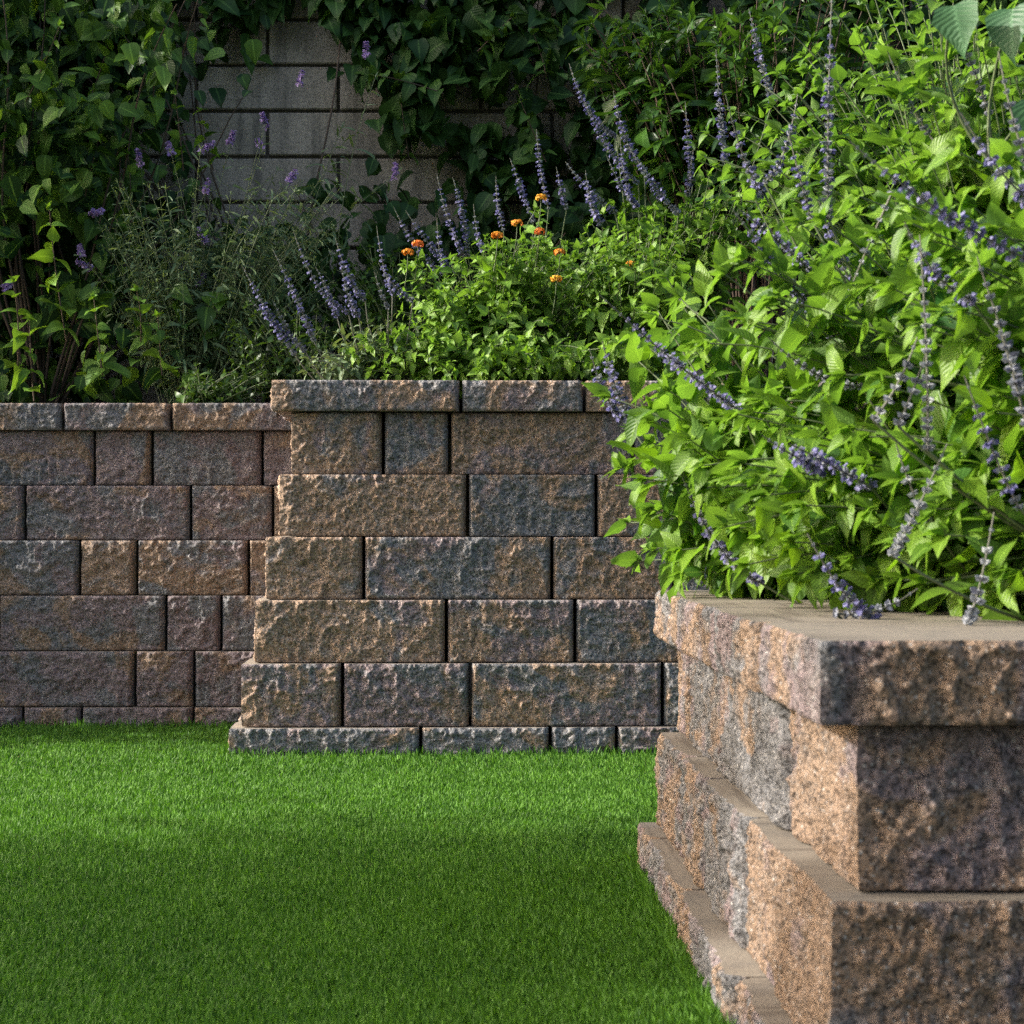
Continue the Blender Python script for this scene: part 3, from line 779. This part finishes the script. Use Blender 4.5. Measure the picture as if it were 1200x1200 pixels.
climber('climbing_vine', 'shaded heart leaved vine rambling over the left bed', 'vine', (-1.5, 5.7, SZ), 2300,
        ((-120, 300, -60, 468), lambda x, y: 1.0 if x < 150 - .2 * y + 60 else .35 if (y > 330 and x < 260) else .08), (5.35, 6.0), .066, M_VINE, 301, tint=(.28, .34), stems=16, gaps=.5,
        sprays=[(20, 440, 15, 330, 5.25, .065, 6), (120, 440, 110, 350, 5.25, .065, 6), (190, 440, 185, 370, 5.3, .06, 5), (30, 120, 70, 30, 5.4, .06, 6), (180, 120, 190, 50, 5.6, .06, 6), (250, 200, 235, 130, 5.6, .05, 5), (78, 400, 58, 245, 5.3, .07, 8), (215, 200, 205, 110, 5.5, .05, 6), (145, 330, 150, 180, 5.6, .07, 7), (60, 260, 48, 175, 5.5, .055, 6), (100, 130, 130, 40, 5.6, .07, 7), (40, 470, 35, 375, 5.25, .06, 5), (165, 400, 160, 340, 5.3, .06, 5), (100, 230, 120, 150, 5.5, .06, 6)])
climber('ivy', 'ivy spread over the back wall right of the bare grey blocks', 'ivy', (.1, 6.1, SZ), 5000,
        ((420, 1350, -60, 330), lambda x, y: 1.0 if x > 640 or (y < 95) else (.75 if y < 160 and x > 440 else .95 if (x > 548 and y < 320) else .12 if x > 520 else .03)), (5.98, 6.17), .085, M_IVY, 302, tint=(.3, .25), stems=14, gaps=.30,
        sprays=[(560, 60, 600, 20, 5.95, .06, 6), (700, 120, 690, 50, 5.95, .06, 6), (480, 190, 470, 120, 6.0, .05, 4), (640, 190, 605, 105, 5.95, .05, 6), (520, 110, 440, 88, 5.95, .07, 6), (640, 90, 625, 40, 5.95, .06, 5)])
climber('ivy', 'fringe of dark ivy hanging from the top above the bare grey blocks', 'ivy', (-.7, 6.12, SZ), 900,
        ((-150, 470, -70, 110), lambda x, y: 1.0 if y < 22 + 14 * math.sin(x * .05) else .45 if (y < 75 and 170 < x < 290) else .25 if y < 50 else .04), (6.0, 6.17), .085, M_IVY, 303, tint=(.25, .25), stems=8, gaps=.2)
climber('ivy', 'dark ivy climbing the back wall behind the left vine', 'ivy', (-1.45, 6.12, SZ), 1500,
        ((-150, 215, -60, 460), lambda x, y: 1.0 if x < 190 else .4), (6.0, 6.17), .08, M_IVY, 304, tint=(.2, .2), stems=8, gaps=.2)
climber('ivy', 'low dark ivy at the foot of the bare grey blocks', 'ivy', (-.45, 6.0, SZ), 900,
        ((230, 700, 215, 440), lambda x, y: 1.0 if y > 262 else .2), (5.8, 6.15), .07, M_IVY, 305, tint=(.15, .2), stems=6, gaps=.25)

# butterfly bush: fine grey-green leaves and lilac flowers
rng = np.random.default_rng(77)
bb = np.array([-.98, 5.45, SZ]); e = empty('butterfly_bush', tuple(bb)); tag(e, 'feathery grey green bush with small lilac flower heads in the shaded left bed', 'bush')
F, T = Foliage(False), Tubes()
tips = [(165, 190), (200, 178), (235, 175), (310, 150), (270, 170), (240, 228), (110, 250), (340, 212), (95, 300), (230, 332), (240, 283), (105, 315), (305, 180), (325, 200), (380, 200), (150, 240), (200, 250), (300, 240), (345, 260), (380, 250), (140, 290), (180, 330), (280, 310), (330, 300), (400, 290), (260, 350), (210, 370)]
tips += [(rng.uniform(120, 400), rng.uniform(210, 380)) for _ in range(170)]
for (px, py) in tips:
    tip = P(px, py, rng.uniform(5.3, 5.6)) - bb
    shoot(rng, F, T, rv(rng, .04) * [1, 1, 0], tip, 'strap', .05, 14, .3, .0018, .75, .05, .35, 2, .25)
for (px, py, tx, ty) in ((395, 300, 440, 90), (350, 300, 400, 150), (330, 330, 465, 205)):   # long thin wands across the bare wall
    shoot(rng, F, T, P(px, py, 5.6) - bb, P(tx, ty, 5.65) - bb, 'strap', .075, 9, .35, .002, .8, .1, .4, 2, .05)
F.build('foliage', M_BUDD, e); T.build('stems', M_STEM, e)
def panicle(rng, e, p, L=.045):
    G = Foliage(False); d = unit(UP + rv(rng, .4))
    for k in range(34):
        t = rng.random(); q = p + d * L * t + unit(rv(rng)) * .009 * (1 - .6 * t)
        v = unit(q - p + rv(rng, .01))
        for a in range(3): G.add('petal', q, unit(np.cross(v, rv(rng)) + v * .3), v, .0095, 1.4, rng.random(), .1, .1)
    G.build('flower_head', M_LILAC, e)
for (px, py) in [(165, 192), (201, 180), (236, 176), (312, 150), (306, 172), (268, 170), (240, 228), (108, 250), (338, 213), (95, 300), (106, 314), (231, 333), (241, 283), (5, 338), (430, 66), (350, 100), (463, 208)]:
    panicle(rng, e, P(px, py, 5.45) - bb)

def undergrowth(name, label, base, vols, n, leaf, seed, mat=M_HERB, kind='lance', pairs=6):
    return herb(name, label, 'plant', base, vols, n, kind, leaf, pairs, mat, seed=seed, near=False, start=.3, floor=.9)
undergrowth('low_herb', 'low fine leaved herb behind the left wall cap', (-.95, 5.2, SZ), [(P(265, 448, 5.2), (.2, .12, .05))], 40, .04, 401)
undergrowth('bushy_herb', 'dark bushy herb between the butterfly bush and the leaning spikes', (-.62, 5.35, SZ), [(P(330, 400, 5.3), (.2, .15, .14))], 90, .042, 403)
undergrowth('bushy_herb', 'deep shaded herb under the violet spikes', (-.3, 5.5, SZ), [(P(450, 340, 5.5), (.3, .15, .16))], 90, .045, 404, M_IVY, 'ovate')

# ------------------------------------------------------------------ unseen trees and a shrub, added to shade the lawn and the back bed
def tree(name, label, base, h, crown, n, leaf, seed, soft=True):
    rng = np.random.default_rng(seed); base = np.asarray(base, float)
    e = empty(name, tuple(base)); tag(e, label, 'tree'); T, F = Tubes(), Foliage(False)
    T.add([(0, 0, 0), (.03, .02, h * .5), (0, 0, h)], .09 * h / 3, .04 * h / 3, 9)
    for k in range(44):
        c, r = crown[k % len(crown)]; q = ell(rng, c, r, .3) - base
        T.add(bez(np.array([0, 0, h * rng.uniform(.3, .9)]), q * .5 + UP * .1, q, 8), .02, .006, 5)
    for k in range(n):
        c, r = crown[rng.integers(len(crown))]
        p = np.asarray(c) + np.clip(rng.normal(size=3) * .55, -1.5, 1.5) * np.asarray(r) if soft else ell(rng, c, r, .3)
        if vnoise(p[None] * 3.2 + seed)[0] < -.25: continue
        F.add('ovate', p - base, unit(rv(rng) - UP * .3), unit(UP + rv(rng, .6)), leaf * rng.uniform(.7, 1.3), 1.2, rng.random(), .2, .2)
    T.build('trunk', M_WOOD, e); F.build('crown', M_TREE, e)
tree('added_shade_tree', 'unseen tall leafy tree left of the back bed, added to shade it', (-3.6, 6.1, 0), 3.6,
     [((-3.3, 6.05, 4.0), (1.1, .85, 1.3)), ((-3.2, 6.05, 2.4), (.9, .85, .9)), ((-3.6, 6.1, 3.2), (1.2, .85, 1.4)), ((-2.6, 6.0, 1.8), (.45, .75, .9))], 8500, .15, 501, soft=False)  # added shade caster for the back wall and left bed
tree('added_shade_tree', 'unseen small leafy tree beyond the lawn on the left, added to shade it', (-6.2, 1.4, 0), 2.6,
     [((-6.1, 2.3, 3.49), (.5, .75, .34)), ((-6.1, 1.7, 3.06), (.7, .85, .5)), ((-6.1, 1.5, 3.43), (.6, .8, .4)), ((-6.2, 1.0, 3.17), (.8, .9, .55)), ((-6.1, 1.8, 3.35), (.6, .7, .5)), ((-6.1, 1.9, 2.65), (.6, .8, .4))], 23000, .075, 502)  # added crown, its lobes shaped to the lawn's shadow edge
tree('added_shade_tree', 'unseen broad tree behind the viewpoint, added to dim the sky over the near lawn', (1.6, -2.2, 0), 3.2,
     [((.1, .3, 3.5), (1.5, 1.7, .5)), ((-.6, 1.2, 3.3), (1.2, 1.3, .45)), ((.8, -1.0, 3.3), (1.8, 1.4, .8))], 11000, .13, 504)  # added canopy that cuts sky light on the near lawn
tree('added_shade_shrub', 'unseen rounded shrub at the left end of the recessed wall, added for shade', (-2.3, 4.78, 0), .4,
     [((-2.25, 4.76, .5), (.42, .28, .38))], 1500, .08, 503)  # added to shade the grass strip by the left wall
